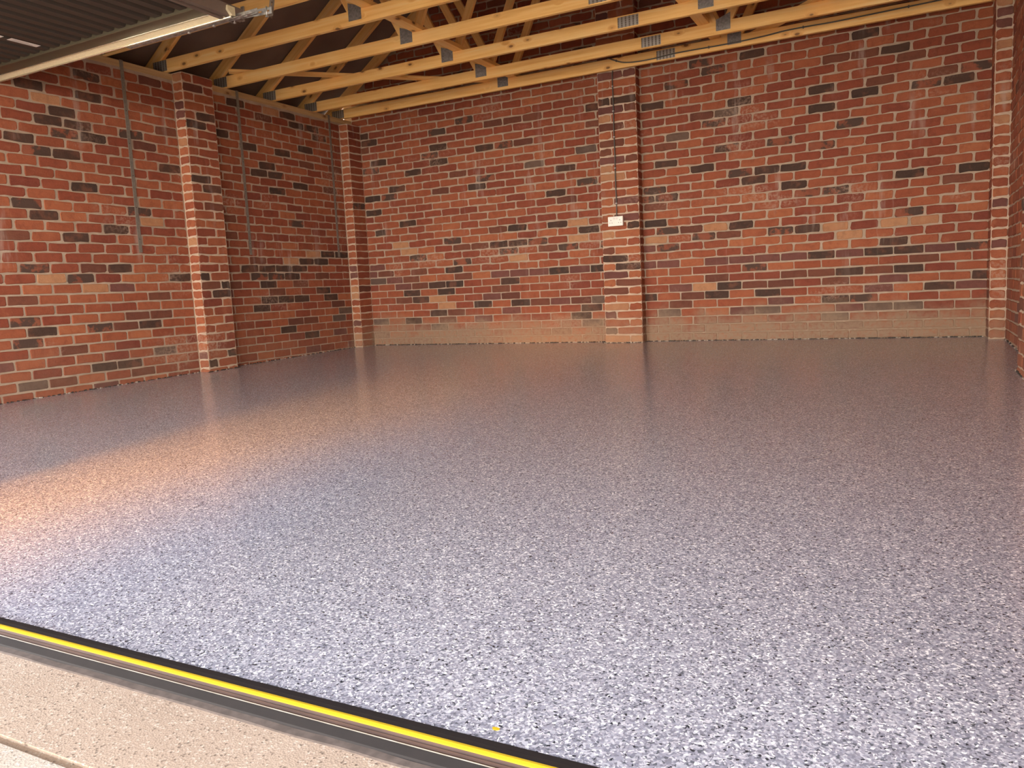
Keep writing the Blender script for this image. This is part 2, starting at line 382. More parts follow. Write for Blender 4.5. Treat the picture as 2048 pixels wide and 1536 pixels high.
DARK_BACK="""3.40,1.09,k 4.18,1.01,k 3.52,1.01,m 3.74,1.02,b 4.74,0.94,k 3.85,0.94,m 3.41,0.94,t 3.52,0.87,m 3.34,0.86,p 3.34,0.71,p 4.80,0.72,k 4.29,0.64,m 3.95,0.56,b 4.63,0.56,b 3.62,0.48,p 4.06,0.49,k 4.28,0.49,b 4.51,0.49,b 3.84,0.48,t 3.34,0.41,k 3.73,0.42,b 3.95,0.41,k 4.39,0.42,k 3.62,0.34,b 4.50,0.34,p 3.51,0.27,g 4.18,0.26,p 4.40,0.26,g 3.96,1.01,t 4.19,0.87,o 4.41,0.87,o 3.63,0.71,p 3.95,0.71,p 4.17,0.71,p 4.41,0.71,p 4.63,0.71,p 4.82,0.94,k 5.41,0.79,k 4.89,0.71,k 5.09,0.71,p 5.30,0.71,k 5.52,0.71,k 5.96,0.71,m 5.63,0.64,b 5.07,0.57,k 5.29,0.57,b 5.52,0.57,k 6.00,0.49,k 4.96,0.49,b 5.75,0.41,k 4.94,0.34,k 5.18,0.34,m 5.07,0.27,p 5.29,0.26,g 5.52,0.27,g 4.96,0.20,g 4.96,0.94,t 5.39,0.93,t 5.63,0.91,t 5.07,0.87,t 5.29,0.87,o 5.75,0.71,p 5.40,0.49,p 0.68,1.31,k 1.23,1.09,m 0.77,0.94,m 0.24,0.87,p 1.33,0.87,m 0.18,0.80,p 0.34,0.79,b 1.22,0.79,k 0.78,0.79,b 0.23,0.72,g 0.46,0.71,p 0.68,0.71,b 1.33,0.71,b 0.78,0.64,b 1.01,0.64,k 1.23,0.64,k 0.68,0.56,k 1.11,0.57,k 0.80,0.49,k 0.57,0.50,b 1.54,0.42,k 1.02,0.35,k 1.23,0.35,b 0.24,0.28,g 0.68,0.27,k 1.12,0.27,b 1.53,0.27,p 1.00,0.20,g 1.01,0.49,t 1.11,0.41,t 0.89,0.72,o 0.56,1.09,t 0.68,1.02,t 1.21,1.22,o 1.76,1.17,b 1.98,1.17,k 2.42,1.17,k 2.75,1.09,k 1.77,1.01,k 1.99,1.02,k 2.20,1.02,m 2.31,0.94,b 2.53,0.94,m 2.42,0.71,k 2.82,0.70,k 1.87,0.64,k 1.87,0.49,b 1.99,0.41,k 2.20,0.42,b 2.63,0.42,b 2.81,0.41,g 2.75,0.34,k 2.63,0.26,k 2.74,0.19,g 1.98,0.86,t 2.64,1.16,t 2.64,1.01,t 1.88,1.09,o 2.21,0.71,p 1.77,0.71,p 1.99,0.71,p 2.65,0.71,p 1.08,2.06,k 1.65,1.99,k 1.02,2.00,m 1.10,1.91,k 2.74,1.83,g 2.19,1.77,g 2.53,1.69,k 1.54,1.61,k 2.42,1.46,k 2.08,1.99,b 0.77,1.85,k 1.32,1.76,b 2.81,2.21,k 2.18,2.22,b 1.97,2.22,b 1.74,2.23,b 0.61,1.69,k 2.27,1.87,o 0.16,2.30,k 0.21,2.22,k 0.16,2.15,b 0.33,2.00,k 0.26,1.93,m 0.52,1.69,k 0.22,1.62,k 0.44,1.62,m 0.22,1.47,k 3.90,2.44,m 3.96,2.36,m 4.30,2.45,k 3.63,2.29,m 3.40,2.14,k 4.19,2.07,k 4.07,1.99,g 3.84,1.99,b 3.95,1.92,m 3.62,1.83,g 4.83,1.92,k 4.86,2.06,k 4.88,1.61,m 4.56,1.70,m 3.52,1.62,k 3.84,1.54,k 4.17,1.48,m 4.39,1.47,k 4.62,1.47,k 4.28,1.39,k 4.62,1.32,k 5.18,2.44,k 5.40,2.29,k 5.52,2.21,b 5.84,1.99,k 5.18,1.99,k 4.85,2.06,k 4.84,1.92,k 5.05,1.78,m 4.84,1.62,m 4.97,2.29,b 5.19,2.30,b 5.97,1.32,k 5.51,1.32,k 4.61,1.47,k 4.44,1.47,k 4.62,1.32,k 4.96,1.25,m 4.55,1.70,m 5.73,2.07,b"""
DARK_LEFT="""-3.61,2.13,k -3.15,2.16,k -3.40,2.00,k -3.52,1.92,k -3.29,1.92,k -3.40,1.84,m -3.18,1.85,k -3.74,1.77,k -3.39,1.69,k -3.28,1.47,k -2.52,1.70,k -2.86,1.92,m -2.59,2.00,b -3.52,2.27,t -3.52,2.09,t -3.61,1.24,k -2.89,1.32,m -3.05,1.17,k -3.38,1.09,k -3.05,0.86,k -3.34,0.79,m -2.47,0.78,k -3.84,0.64,b -3.05,0.71,p -2.71,0.65,b -3.83,0.49,m -3.72,0.42,k -3.79,0.34,m -3.23,0.41,m -3.05,0.42,b -2.92,0.49,b -2.70,0.48,b -2.81,0.41,k -3.48,0.26,b -2.70,0.19,g -3.26,0.11,k -3.04,0.12,k -2.95,0.04,b -3.84,0.04,g -3.62,0.04,b -3.62,0.79,t -2.81,1.20,t -2.94,0.77,o -2.84,0.72,o -3.28,0.71,t -3.49,1.31,o -2.69,1.40,o -0.56,1.02,k -0.30,1.02,k -0.90,0.95,k -0.67,0.95,k -1.57,0.94,b -1.68,0.87,k -1.46,0.87,k -1.24,0.87,k -1.02,0.87,k -1.30,0.80,m -1.12,0.80,k -1.46,0.72,k -1.01,0.71,b -1.35,0.64,b -0.67,0.64,k -1.45,0.57,k -1.23,0.57,k -1.01,0.57,k -0.57,0.57,k -1.57,0.50,k -0.44,0.51,b -0.33,0.43,g -0.44,0.35,g -1.22,0.28,k -1.10,0.35,b -0.89,0.35,b -0.87,0.20,k -0.79,1.01,t -1.10,0.95,t -1.71,2.37,k -1.01,2.37,k -1.36,2.31,b -0.93,2.29,k -0.70,2.29,m -1.88,2.07,k -1.57,2.00,k -1.12,2.00,k -0.78,2.08,k -1.36,1.85,k -0.80,1.92,b -1.18,1.77,m -1.44,1.78,k -0.89,1.70,k -1.24,1.62,k -1.23,2.39,t"""
DARK_MID="3.09,0.71,k 3.15,0.55,b 2.98,0.78,k 3.21,1.09,k 3.04,0.49,b 2.98,0.86,b 2.98,0.11,g 2.98,2.22,k 3.18,2.22,k 3.22,2.14,b 3.01,1.99,b 3.21,1.69,b 3.03,1.84,b 2.98,1.77,b"
DARK_PIER="-2.28,2.38,b -2.19,2.14,k -2.24,2.07,k -2.26,1.62,k -2.13,1.55,k -2.14,1.4,b -2.31,0.79,k -2.08,0.72,k -2.19,0.64,k -2.26,0.71,b -2.08,0.12,k -2.3,0.05,k"

MARK = {'B': parse(DARK_BACK), 'L': parse(DARK_LEFT), 'M': parse(DARK_MID), 'P': parse(DARK_PIER), 'Z': []}

def marks(tag, a, b, z0, z1):
    for u, z, c in MARK[tag]:
        if a <= u <= b and z0 <= z*1.0055 <= z1: return c
    return None
def cells(k, u0, u1, anchor, step, extra=()):
    """joint lines of course k between u0 and u1"""
    i = math.floor((u0-anchor)/step); s = [u0]
    while True:
        i += 1; j = anchor + i*step
        if j >= u1-0.03: break
        if j > u0+0.03: s.append(j)
    s.append(u1); return list(zip(s[:-1], s[1:]))
def lay(wall, rows, place, tag, ang, limit, score, group=None):
    """rows: (k, a, b, wu) brick beds; place(u, z) -> world point on the face; the `limit` largest in the photo become objects"""
    items = []
    for k, a, b, ku, kb in rows:
        z0, z1 = k*C, (k+1)*C
        cls = marks(tag, ku, kb, z0, z1) or pick(k)
        ja = J + (0.002 if k >= 10 else -0.0015)
        w, h = (b-a)-ja, C-ja
        if w < 0.02: continue
        p = place((a+b)/2, (z0+z1)/2)
        items.append((score(p), k, p, w, h, cls))
    items.sort(key=lambda t: -t[0])
    rest = []
    for i, (s, k, p, w, h, cls) in enumerate(items):
        rough = 2.0 if k >= 10 else 1.0
        var = R.randrange(4); rot = R.uniform(-0.004, 0.004); dx = R.uniform(-0.0012, 0.0012)
        out = R.uniform(0.0, 0.0035)*rough*0.6
        Mx = Matrix.Translation(p) @ Matrix.Rotation(ang, 4, 'Z') @ Matrix.Translation((dx, -out, 0)) @ Matrix.Rotation(rot, 4, 'Y')
        if i < limit and s > 0:
            me, key = brick_mesh(w, h, 0.05, cls, var, rough)
            Mx = Mx @ Matrix.Diagonal((w/key[0], 1, h/key[1], 1)) if abs(w-key[0]) > 1e-4 or abs(h-key[1]) > 1e-4 else Mx
            o = link('brick', me, wall); o.matrix_local = Mx
        else:
            V, F = brick_vf(w, h, 0.05, R.randrange(9999), rough)
            rest.append(([Mx @ Vector(v) for v in V], F, cls))
    if rest:
        V, F = join_vf([(v, f) for v, f, c in rest]); idx = []
        for v, f, c in rest: idx += [ORDER.index(c)]*len(f)
        link('brick_courses', mesh_of('brick_courses', V, F, [M[c] for c in ORDER], idx), wall, kind='stuff')
# brick_mesh rounds sizes to 1 cm; the scale above restores the exact size
def score_view(p, extra=lambda p: True):
    x, y, z = cam_px(p)
    if z < 0.1 or not (-20 < x < 2068 and -20 < y < 1556) or p.z > 2.50 or not extra(p): return 0
    return 1/z**2 if extra(p) else 0

# --- back wall ----------------------------------------------------------------
MR = 0.012                                   # depth the joints are raked back behind the brick faces
def gable_slab(y0, y1, name, holes=None):
    pts = [(-0.1, -0.3), (WX+0.1, -0.3), (WX+0.1, zroof(-0.1)), (WX/2, zroof(WX/2)), (-0.1, zroof(-0.1))]
    V, F = extrude_poly(pts, y0, y1); return fix_normals(mesh_of(name, V, F, M['mortar']))
JD = 0.003
wall_back = link('wall_back', gable_slab(JD, 0.115, 'wall_back'), kind='structure')
rows = []
for k in range(0, 62):
    zt = (k+1)*C
    # the slope of the roof trims each course
    xl = max(0.0, (zt - 2.755)/ROOF_A + 0.048) if zt > 2.75 else 0.0
    u0, u1 = (xl, WX-xl) if xl > 0 else (0.0, WX)
    if u1-u0 < 0.1: break
    anc = X0 if k % 2 == 0 else X0 + B/2
    for a, b in cells(k, u0, u1, anc, B):
        if 2.96 < a and b < 3.28: continue          # behind the pier
        rows.append((k, a, b, a, b))
lay(wall_back, rows, lambda u, z: Vector((u, 0, z)), 'B', 0.0, 300,
    lambda p: score_view(p, lambda q: 0.13 < q.x < WX-0.13 and not 2.9 < q.x < 3.33))

def pier(wall, name, front_u0, front_u1, place, ang, tag, top, even_first, sides=(), core=None):
    """attached pier: mortar core, front bricks and returns"""
    pr_ = link(name, mesh_of(name, *box_vf(*core), M['mortar_pale']), wall)
    rows = []
    for k in range(-1, top):
        if front_u1-front_u0 > 0.3:
            half = (front_u1-front_u0)/3
            m = front_u0 + (half if (k % 2 == 0) == even_first else 2*half)
            rows += [(k, front_u0, m, front_u0, m), (k, m, front_u1, m, front_u1)]
        else: rows.append((k, front_u0, front_u1, front_u0, front_u1))
    return pr_, rows
def lay_pier(pr_, faces):
    """faces: (rows, place, tag, ang, corner colours shared per course)"""
    for rows, place, tag, ang in faces:
        for k, a, b, ku, kb in rows:
            z0, z1 = k*C, (k+1)*C
            cls = marks(tag, ku, kb, z0, z1) or (R.choice('rrrooootrp') if tag == 'M' or (ang == 0.0 and tag == 'Z') else pick(k)); ja = J + 0.002  # door-facing pier faces get paler bricks: the light there is put into their colour
            w, h = (b-a)-ja*0.9, C-ja*1.1; rough = 2.0
            me, key = brick_mesh(w, h, 0.05, cls, R.randrange(4), rough)
            p = place((a+b)/2, (z0+z1)/2)
            if p.z + h/2 < zfloor(p.y): continue
            Mx = Matrix.Translation(p) @ Matrix.Rotation(ang, 4, 'Z') @ Matrix.Translation((0, -R.uniform(0, 0.003), 0)) @ Matrix.Rotation(R.uniform(-0.005, 0.005), 4, 'Y') @ Matrix.Diagonal((w/key[0], 1, h/key[1], 1))
            o = link('brick', me, pr_); o.matrix_local = Mx
E = 0.004
def side_rows(top, u0, u1, bottom=-1):
    return [(k, u0, u1, u0, u1) for k in range(bottom, top)]
A90 = math.radians(90)
# middle pier on the back wall
MX0, MX1 = 2.935, 3.305
p_mid, r_mid = pier(wall_back, 'pier', MX0, MX1, None, 0, 'M', 46, False, core=(MX0+JD, MX1-JD, -PD+JD, 0.02, -0.05, 46*C))
lay_pier(p_mid, [(r_mid, lambda u, z: Vector((u, -PD, z)), 'M', 0.0),
                 (side_rows(46, -PD, 0.0), lambda u, z: Vector((MX1, u, z)), 'Z', A90),
                 (side_rows(33, 0.0, PD), lambda u, z: Vector((MX0, -u, z)), 'Z', -A90)])

# --- left wall ----------------------------------------------------------------
ZT = 2.432
wall_left = link('wall_left', mesh_of('wall_left', *box_vf(-0.11, -JD, YF-0.2, 0.11, -0.3, ZT), M['mortar']), kind='structure')
rows = []
for k in range(-2, 32):
    for seg, anc in (((YC, 0.0), None), ((YP+PW, YC), YC), ((-6.3, YP), YP)):
        a0, b0 = seg
        if anc is None: continue
        off = 0.1125 if ((k % 2 != 0) if anc == YP else (k % 2 == 0)) else 0.0
        for a, b in cells(k, a0, b0, anc - off, BL):
            if (k+1)*C < zfloor((a+b)/2) + 0.01: continue
            rows.append((k, a, b, a, b))
lay(wall_left, rows, lambda u, z: Vector((0, u, z)), 'L', A90, 300,
    lambda p: score_view(p, lambda q: q.y < YP or q.y > -1.78))
p1, r1 = pier(wall_left, 'pier', YP, YP+PW, None, 0, 'P', 33, True, core=(-0.02, PD-JD, YP+JD, YP+PW-JD, -0.1, 33*C))
lay_pier(p1, [(r1, lambda u, z: Vector((PD, u, z)), 'P', A90),
              (side_rows(33, 0.0, PD), lambda u, z: Vector((u, YP, z)), 'Z', 0.0)])
p2, r2 = pier(wall_left, 'pier', YC, 0.0, None, 0, 'Z', 32, True, core=(-0.02, PD-JD, YC+JD, 0.02, -0.05, 32*C))
lay_pier(p2, [(r2, lambda u, z: Vector((PD, u, z)), 'Z', A90),
              (side_rows(32, 0.0, PD), lambda u, z: Vector((u, YC, z)), 'Z', 0.0)])

# --- right wall ---------------------------------------------------------------
wall_right = link('wall_right', mesh_of('wall_right', *box_vf(WX+JD, WX+0.11, YF-0.2, 0.11, -0.3, ZT), M['mortar']), kind='structure')
YR = -2.107
rows = []
for k in range(-2, 32):
    for (a0, b0), anc in (((YR, YC), YC), ((-6.3, YR-PW), YR-PW)):
        off = 0.1125 if k % 2 == 0 else 0.0
        for a, b in cells(k, a0, b0, anc - off, BL):
            if (k+1)*C < zfloor((a+b)/2) + 0.01: continue
            rows.append((k, a, b, a, b))
lay(wall_right, rows, lambda u, z: Vector((WX, u, z)), 'Z', -A90, 150, lambda p: score_view(p, lambda q: q.y > -2.0))
p3, r3 = pier(wall_right, 'pier', YC, 0.0, None, 0, 'Z', 33, True, core=(WX-PD+JD, WX+0.02, YC+JD, 0.02, -0.05, 33*C))
lay_pier(p3, [(r3, lambda u, z: Vector((WX-PD, u, z)), 'Z', -A90),
              (side_rows(33, 0.0, PD), lambda u, z: Vector((WX-PD+u, YC, z)), 'Z', 0.0)])
p4, r4 = pier(wall_right, 'pier', YR-PW, YR, None, 0, 'Z', 32, True, core=(WX-PD+JD, WX+0.02, YR-PW+JD, YR-JD, -0.1, 32*C))
lay_pier(p4, [(r4, lambda u, z: Vector((WX-PD, u, z)), 'Z', -A90),
              (side_rows(32, 0.0, PD), lambda u, z: Vector((WX-PD+u, YR-PW, z)), 'Z', 0.0)])

# --- front wall with its two door openings --------------------------------------
DL = (0.12, 2.20); DR = (2.64, 6.00); ZL = 2.12
parts = [box_vf(-0.11, DL[0], YF-0.2, YF-JD, -0.3, ZT), box_vf(DL[1], DR[0], YF-0.2, YF-JD, -0.3, ZT), box_vf(DR[1], WX+0.11, YF-0.2, YF-JD, -0.3, ZT),
         box_vf(DL[0], DL[1], YF-0.2, YF-JD, ZL, ZT), box_vf(DR[0], DR[1], YF-0.2, YF-JD, ZL, ZT),
         extrude_poly([(-0.1, ZT), (WX+0.1, ZT), (WX+0.1, zroof(-0.1)), (WX/2, zroof(WX/2)), (-0.1, zroof(-0.1))], YF-0.2, YF-JD)]
wall_front = link('wall_front', fix_normals(mesh_of('wall_front', *join_vf(parts), M['mortar'])), kind='structure')
def front_rows(face_y, ang, sgn):
    it = []
    for k in range(-2, 32):
        z = (k+.5)*C; anc = 0.0 if k % 2 == 0 else B/2
        segs = [(0.0, DL[0]), (DL[1], DR[0]), (DR[1], WX)] if z < ZL else [(0.0, WX)]
        for s0, s1 in segs:
            for a, b in cells(k, s0, s1, anc, B):
                if b-a > 0.05: it.append((a, b, z))
    out = []
    for a, b, z in it:
        V, F = brick_vf(b-a-J, C-J, 0.04, R.randrange(9999), 1.5)
        Mx = Matrix.Translation(((a+b)/2, face_y, z)) @ Matrix.Rotation(ang, 4, 'Z')
        out.append(([Mx @ Vector(v) for v in V], F, R.choice(CLS)))
    for xj, an in ((DR[0], A90), (DL[1], -A90), (DL[0], A90), (DR[1], -A90)):      # the reveals
        for k in range(-2, 28):
            V, F = brick_vf(0.19, C-J, 0.04, R.randrange(9999), 1.5)
            Mx = Matrix.Translation((xj, YF-0.1, (k+.5)*C)) @ Matrix.Rotation(an, 4, 'Z') @ Matrix.Translation((0, -0.003, 0))
            out.append(([Mx @ Vector(v) for v in V], F, R.choice(CLS)))
    return out
rest = front_rows(YF, math.pi, 1)
V, F = join_vf([(v, f) for v, f, c in rest]); idx = []
for v, f, c in rest: idx += [ORDER.index(c)]*len(f)
link('brick_courses', mesh_of('brick_courses', V, F, [M[c] for c in ORDER], idx), wall_front, kind='stuff')

# --- floor, drive, roof ---------------------------------------------------------
YE = -6.262
def sheet(name, xs, y0, y1, zf, mat, thick=0.1, wob=0.0, ny=1, kind='structure'):
    V, F = [], []; nx = len(xs)
    for j in range(ny+1):
        for i, x in enumerate(xs):
            y = y0 + (y1-y0)*j/ny
            if j == 0 and wob: y += noise.noise(Vector((x*14, 0, 0)))*wob
            V.append((x, y, zf(y)))
    for j in range(ny):
        for i in range(nx-1): F.append((j*nx+i, j*nx+i+1, (j+1)*nx+i+1, (j+1)*nx+i))
    n0 = len(V); V += [(x, y, z-thick) for x, y, z in V]
    F += [tuple(n0+i for i in reversed(f)) for f in F]
    rim = [i for i in range(nx)] + [(j+1)*nx-1 for j in range(1, ny+1)] + [ny*nx+i for i in range(nx-2, -1, -1)] + [j*nx for j in range(ny-1, 0, -1)]
    for a, b2 in zip(rim, rim[1:]+rim[:1]): F.append((a, n0+a, n0+b2, b2))
    return link(name, fix_normals(mesh_of(name, V, F, mat)), kind=kind)
floor = sheet('floor', [i*0.05-0.1 for i in range(129)], YE, 0.1, zfloor, M['epoxy'], 0.08, 0.004)
zd = lambda y: zfloor(-6.26) - 0.002 + 0.012*(y+6.26)
xs = [-2.0 + i*0.1 for i in range(110)]
sheet('driveway', xs, -6.530, YE-0.004, zd, M['drive'], 0.08, 0.003)
box('driveway_joint', (-2, 8.9, -6.56, -6.52, zd(-6.5)-0.06, zd(-6.54)-0.006), M['sand'], kind='structure')
sheet('driveway_slab', [-14 + i*0.25 for i in range(140)], -26, -6.546, lambda y: zd(y) if y > -8 else zd(-8)+0.0, M['slab'], 0.08, 0.0, 12)

def roof_plane(sign):
    V, F = [], []; nx, ny = 30, 60
    for j in range(ny+1):
        y = 0.10 - j*(6.75/ny)
        for i in range(nx+1):
            t = i/nx; x = -0.42 + t*(WX/2+0.42)
            z = zroof(x) + 0.004
            ph = ((y+0.16) % 0.61)/0.61; z -= 0.0   # felt lies on the rafters
            z += noise.noise(Vector((x*1.5, y*2.5, 5)))*0.006 + 0.010
            V.append((x if sign > 0 else WX-x, y, z))
    n = nx+1
    for j in range(ny):
        for i in range(nx): F.append((j*n+i, j*n+i+1, (j+1)*n+i+1, (j+1)*n+i))
    k = len(V); V += [(x, y, z+0.02) for x, y, z in V]; F += [tuple(k+i for i in reversed(f)) for f in F]
    rim = list(range(n)) + [(j+1)*n-1 for j in range(1, ny+1)] + [ny*n+i for i in range(nx-1, -1, -1)] + [j*n for j in range(ny-1, 0, -1)]
    for a, b2 in zip(rim, rim[1:]+rim[:1]): F.append((a, k+a, k+b2, b2))
    return V, F
V, F = join_vf([roof_plane(1), roof_plane(-1)])
link('ceiling', fix_normals(mesh_of('ceiling', V, F, M['felt'], smooth=False)), kind='structure')

for i, xx in enumerate((-0.40, WX+0.38)):
    box('trim_%d' % (i+1), (xx, xx+0.02, -6.6, 0.12, 2.30, zroof(-0.38)+0.02), M['felt'], kind='structure')
    a, b2 = (xx, -0.10) if i == 0 else (WX+0.10, xx+0.02)
    box('trim_%d' % (i+3), (a, b2, -6.6, 0.12, 2.28, 2.30), M['felt'], kind='structure')
# ---------------------------------------------------------------- wall plates and straps
wp = box('wall_plate', (-0.1, -0.001, -6.2, -0.0, ZT+0.001, 2.4845), M['pine_old'], bev=0.002,
         label='weathered timber wall plate lying along the top of the left brick wall', category='timber beam')
for v in wp.data.vertices: v.co = (v.co.y, -v.co.x, v.co.z)
wp.rotation_euler = (0, 0, A90)
wp2 = box('wall_plate', (-6.2, 0.0, -WX-0.1, -WX-0.001, ZT+0.001, 2.4845), M['pine_old'], bev=0.002,
          label='timber wall plate along the top of the right brick wall', category='timber beam')
wp2.rotation_euler = (0, 0, A90)

def strap(y, label):
    t = empty('restraint_strap', (0, y, 0), label=label, category='metal strap', group='galvanised straps on the left wall')
    w, zb, th = 0.030, 0.995, 0.004
    # folded over the plate, down the face; holes every 15 cm
    zs = [zb + i*0.05 for i in range(int((2.488-zb)/0.05)+1)] + [2.488]
    V, F = [], []
    prof = [(0.004, z) for z in zs] + [(-0.03, 2.4905), (-0.07, 2.4905)]
    for x, z in prof:
        V += [(x, -w/2, z), (x, w/2, z)]
    for i in range(len(prof)-1): F.append((2*i, 2*i+1, 2*i+3, 2*i+2))
    n0 = len(V)
    V += [(x + (th if i < 2*len(zs) else 0), y_, z + (0 if i < 2*len(zs) else th)) for i, (x, y_, z) in enumerate(V)]
    F += [tuple(n0+i for i in reversed(f)) for f in F]
    m = len(prof)
    for i in range(m-1):
        F.append((2*i, 2*i+2, n0+2*i+2, n0+2*i)); F.append((2*i+1, n0+2*i+1, n0+2*i+3, 2*i+3))
    F += [(0, n0, n0+1, 1), (2*m-2, 2*m-1, n0+2*m-1, n0+2*m-2)]
    link('strap_band', fix_normals(mesh_of('strap_band', V, F, M['strap'])), t)
    for z in (1.10, 1.35, 1.60, 1.85, 2.10, 2.35):
        ring = [(0.0082, math.cos(a)*0.004, z+math.sin(a)*0.004) for a in [i*math.pi/3 for i in range(6)]]
        ring2 = [(0.0105, yy*0.6, z + (zz-z)*0.6) for _, yy, zz in ring]
        link('screw_head', mesh_of('screw_head', ring+ring2, [tuple(range(6, 12))]+[(i, (i+1) % 6, 6+(i+1) % 6, 6+i) for i in range(6)], M['hole']), t)
strap(-2.848, 'galvanised restraint strap on the left wall nearest the raised door')
strap(-1.662, 'galvanised restraint strap on the left wall just behind the middle pier')
strap(-0.384, 'galvanised restraint strap on the left wall beside the far corner pier')

# ---------------------------------------------------------------- roof trusses
ZB, ZC = 2.485, 2.582
lowr = lambda x: 2.637 + ROOF_A*(x-0.048)
uppr = lambda x: 2.755 + ROOF_A*(x-0.048)
def mir(p): return [(WX-x, z) for x, z in reversed(p)]
def web_poly(x0, z0, x1, z1, w, ztop):
    """band of width w from (x0,z0) on the chord to the underside of a rafter (ztop), cut to both"""
    dx, dz = x1-x0, z1-z0; l = math.hypot(dx, dz); hx = w/2*l/abs(dz)      # horizontal half width
    s = dx/dz
    def top(xoff):
        # intersect x = x0+xoff + s*(z-z0) with z = ztop(x)
        z = z0
        for _ in range(40): z = ztop(x0+xoff+s*(z-z0))
        return (x0+xoff+s*(z-z0), z)
    return [(x0-hx, z0), (x0+hx, z0), top(hx), top(-hx)]
def make_truss(y, label):
    t = empty('roof_truss', (0, y, 0), label=label, category='roof truss', group='timber fink trusses under the roof')
    th = 0.035
    member('bottom_chord', [(-0.172, ZB), (WX+0.172, ZB), (WX+0.032, ZC), (-0.032, ZC)], (-0.1, ZB), (WX, ZB), 0, th, M['pine'], t)
    for k in (0, 1):
        p = [(-0.35, lowr(-0.35)), (WX/2, lowr(WX/2)), (WX/2, uppr(WX/2)), (-0.35, uppr(-0.35))]
        a, b = (-0.35, lowr(-0.35)), (WX/2, lowr(WX/2))
        if k: p = mir(p); a, b = (WX-a[0], a[1]), (WX-b[0], b[1])
        member('rafter', p, a, b, 0, th, M['pine'], t)
    lr = lambda x: lowr(min(x, WX-x))
    for k in (0, 1):
        for nm, (x0, x1, z1, w) in (('outer', (1.955, 1.42, 3.59, 0.07)), ('inner', (2.075, 3.02, 4.66, 0.07))):
            if nm == 'inner': tp = lambda x: lowr(x) if x < WX/2 else lowr(WX-x)
            else: tp = lowr
            # the outer web climbs against the slope, solve stepwise
            s = (x1-x0)/(z1-ZC); l = math.hypot(x1-x0, z1-ZC); hx = w/2*l/(z1-ZC)
            def topz(xo):
                # z = 2.637+A*(x0+xo+s(z-ZC)-0.048)
                z = (2.637 + ROOF_A*(x0+xo-s*ZC-0.048))/(1-ROOF_A*s); return (x0+xo+s*(z-ZC), z)
            P = [(x0-hx, ZC), (x0+hx, ZC), topz(hx), topz(-hx)]
            if nm == 'inner':
                q = []
                for (x, z) in P[2:]:
                    if x > WX/2-0.002:
                        x = WX/2-0.002; z = lowr(x)
                    q.append((x, z))
                P = P[:2]+q
            a, b = (x0, ZC), (x1, z1)
            if k: P = mir(P); a, b = (WX-a[0], a[1]), (WX-b[0], b[1])
            member('web', P, a, b, 0.0005, th-0.0005, M['pine'], t)
    def plate(poly, mat='plate'):
        cx = sum(x for x, z in poly)/len(poly); cz = sum(z for x, z in poly)/len(poly)
        for y0, y1 in ((-0.0016, -0.0001), (th+0.0001, th+0.0016)):
            V, F = extrude_poly([(x-cx, z-cz) for x, z in poly], y0, y1)
            o = link('nail_plate', fix_normals(mesh_of('nail_plate', V, F, M[mat])), t); o.location = (cx, 0, cz)
    heel = [(-0.125, 2.492), (0.035, 2.492), (0.035, 2.577), (-0.125, 2.577)]
    node = [(1.932, 2.512), (2.045, 2.512), (2.045, 2.598), (1.932, 2.638)]
    plate(heel); plate(mir(heel)); plate(node, 'plate_fine'); plate(mir(node), 'plate_fine')
    plate([(3.52, 2.494), (3.685, 2.494), (3.685, 2.572), (3.52, 2.572)])
    ap = zroof(WX/2)
    plate([(WX/2-0.1, ap-0.19), (WX/2+0.1, ap-0.19), (WX/2+0.04, ap-0.05), (WX/2-0.04, ap-0.05)])
    return t
def copy_tree(o, parent=None):
    c = o.copy(); COL.objects.link(c)
    if parent is not None: c.parent = parent; c.matrix_parent_inverse = o.matrix_parent_inverse
    for ch in list(o.children): copy_tree(ch, c)
    return c
YT = [-0.165, -0.60, -1.19, -1.80, -2.44, -3.00, -3.60]
TL = ['roof truss nearest the back wall, with the grey cable along its bottom chord',
      'second pine roof truss out from the back wall',
      'third pine roof truss from the back wall, passing over the diagonal brace',
      'fourth pine roof truss from the back, its heel just behind the left wall pier',
      'fifth pine roof truss from the back, its heel just before the left wall pier',
      'sixth pine roof truss from the back, partly behind the raised door track',
      'foremost pine roof truss, above the back edge of the raised door']
t0 = make_truss(YT[0], TL[0])
for y, l in zip(YT[1:], TL[1:]):
    c = copy_tree(t0); c.location = (0, y, 0); c['label'] = l

# bracing boards nailed on top of the bottom chords
def board(name, p, q, w, z0, th, label, cat='timber brace'):
    a = Vector((p[0], p[1], 0)); b = Vector((q[0], q[1], 0)); l = (b-a).length; an = math.atan2(b.y-a.y, b.x-a.x)
    v, f = box_vf(0, l, -w/2, w/2, 0, th); me = bevel_mesh(mesh_of(name, v, f, M['pine']), 0.002)
    o = link(name, me, label=label, category=cat); o.location = (a.x, a.y, z0); o.rotation_euler = (0, 0, an); return o
board('longitudinal_binder', (2.096, -3.9), (2.096, -0.02), 0.090, ZC+0.0005, 0.034, 'pine board running back along the left web joints of the trusses')
board('longitudinal_binder', (WX-2.145, -3.9), (WX-2.145, -0.02), 0.094, ZC+0.0005, 0.034, 'pine board running back along the right web joints of the trusses')
board('diagonal_brace', (0.13, -1.86), (1.93, -0.07), 0.09, ZC+0.0005, 0.022, 'thin pine brace lying diagonally over the chords in the left back corner')
board('diagonal_brace', (6.0, -1.72), (4.35, -0.05), 0.12, ZC+0.0005, 0.022, 'pine brace lying diagonally over the chords above the right of the back wall')

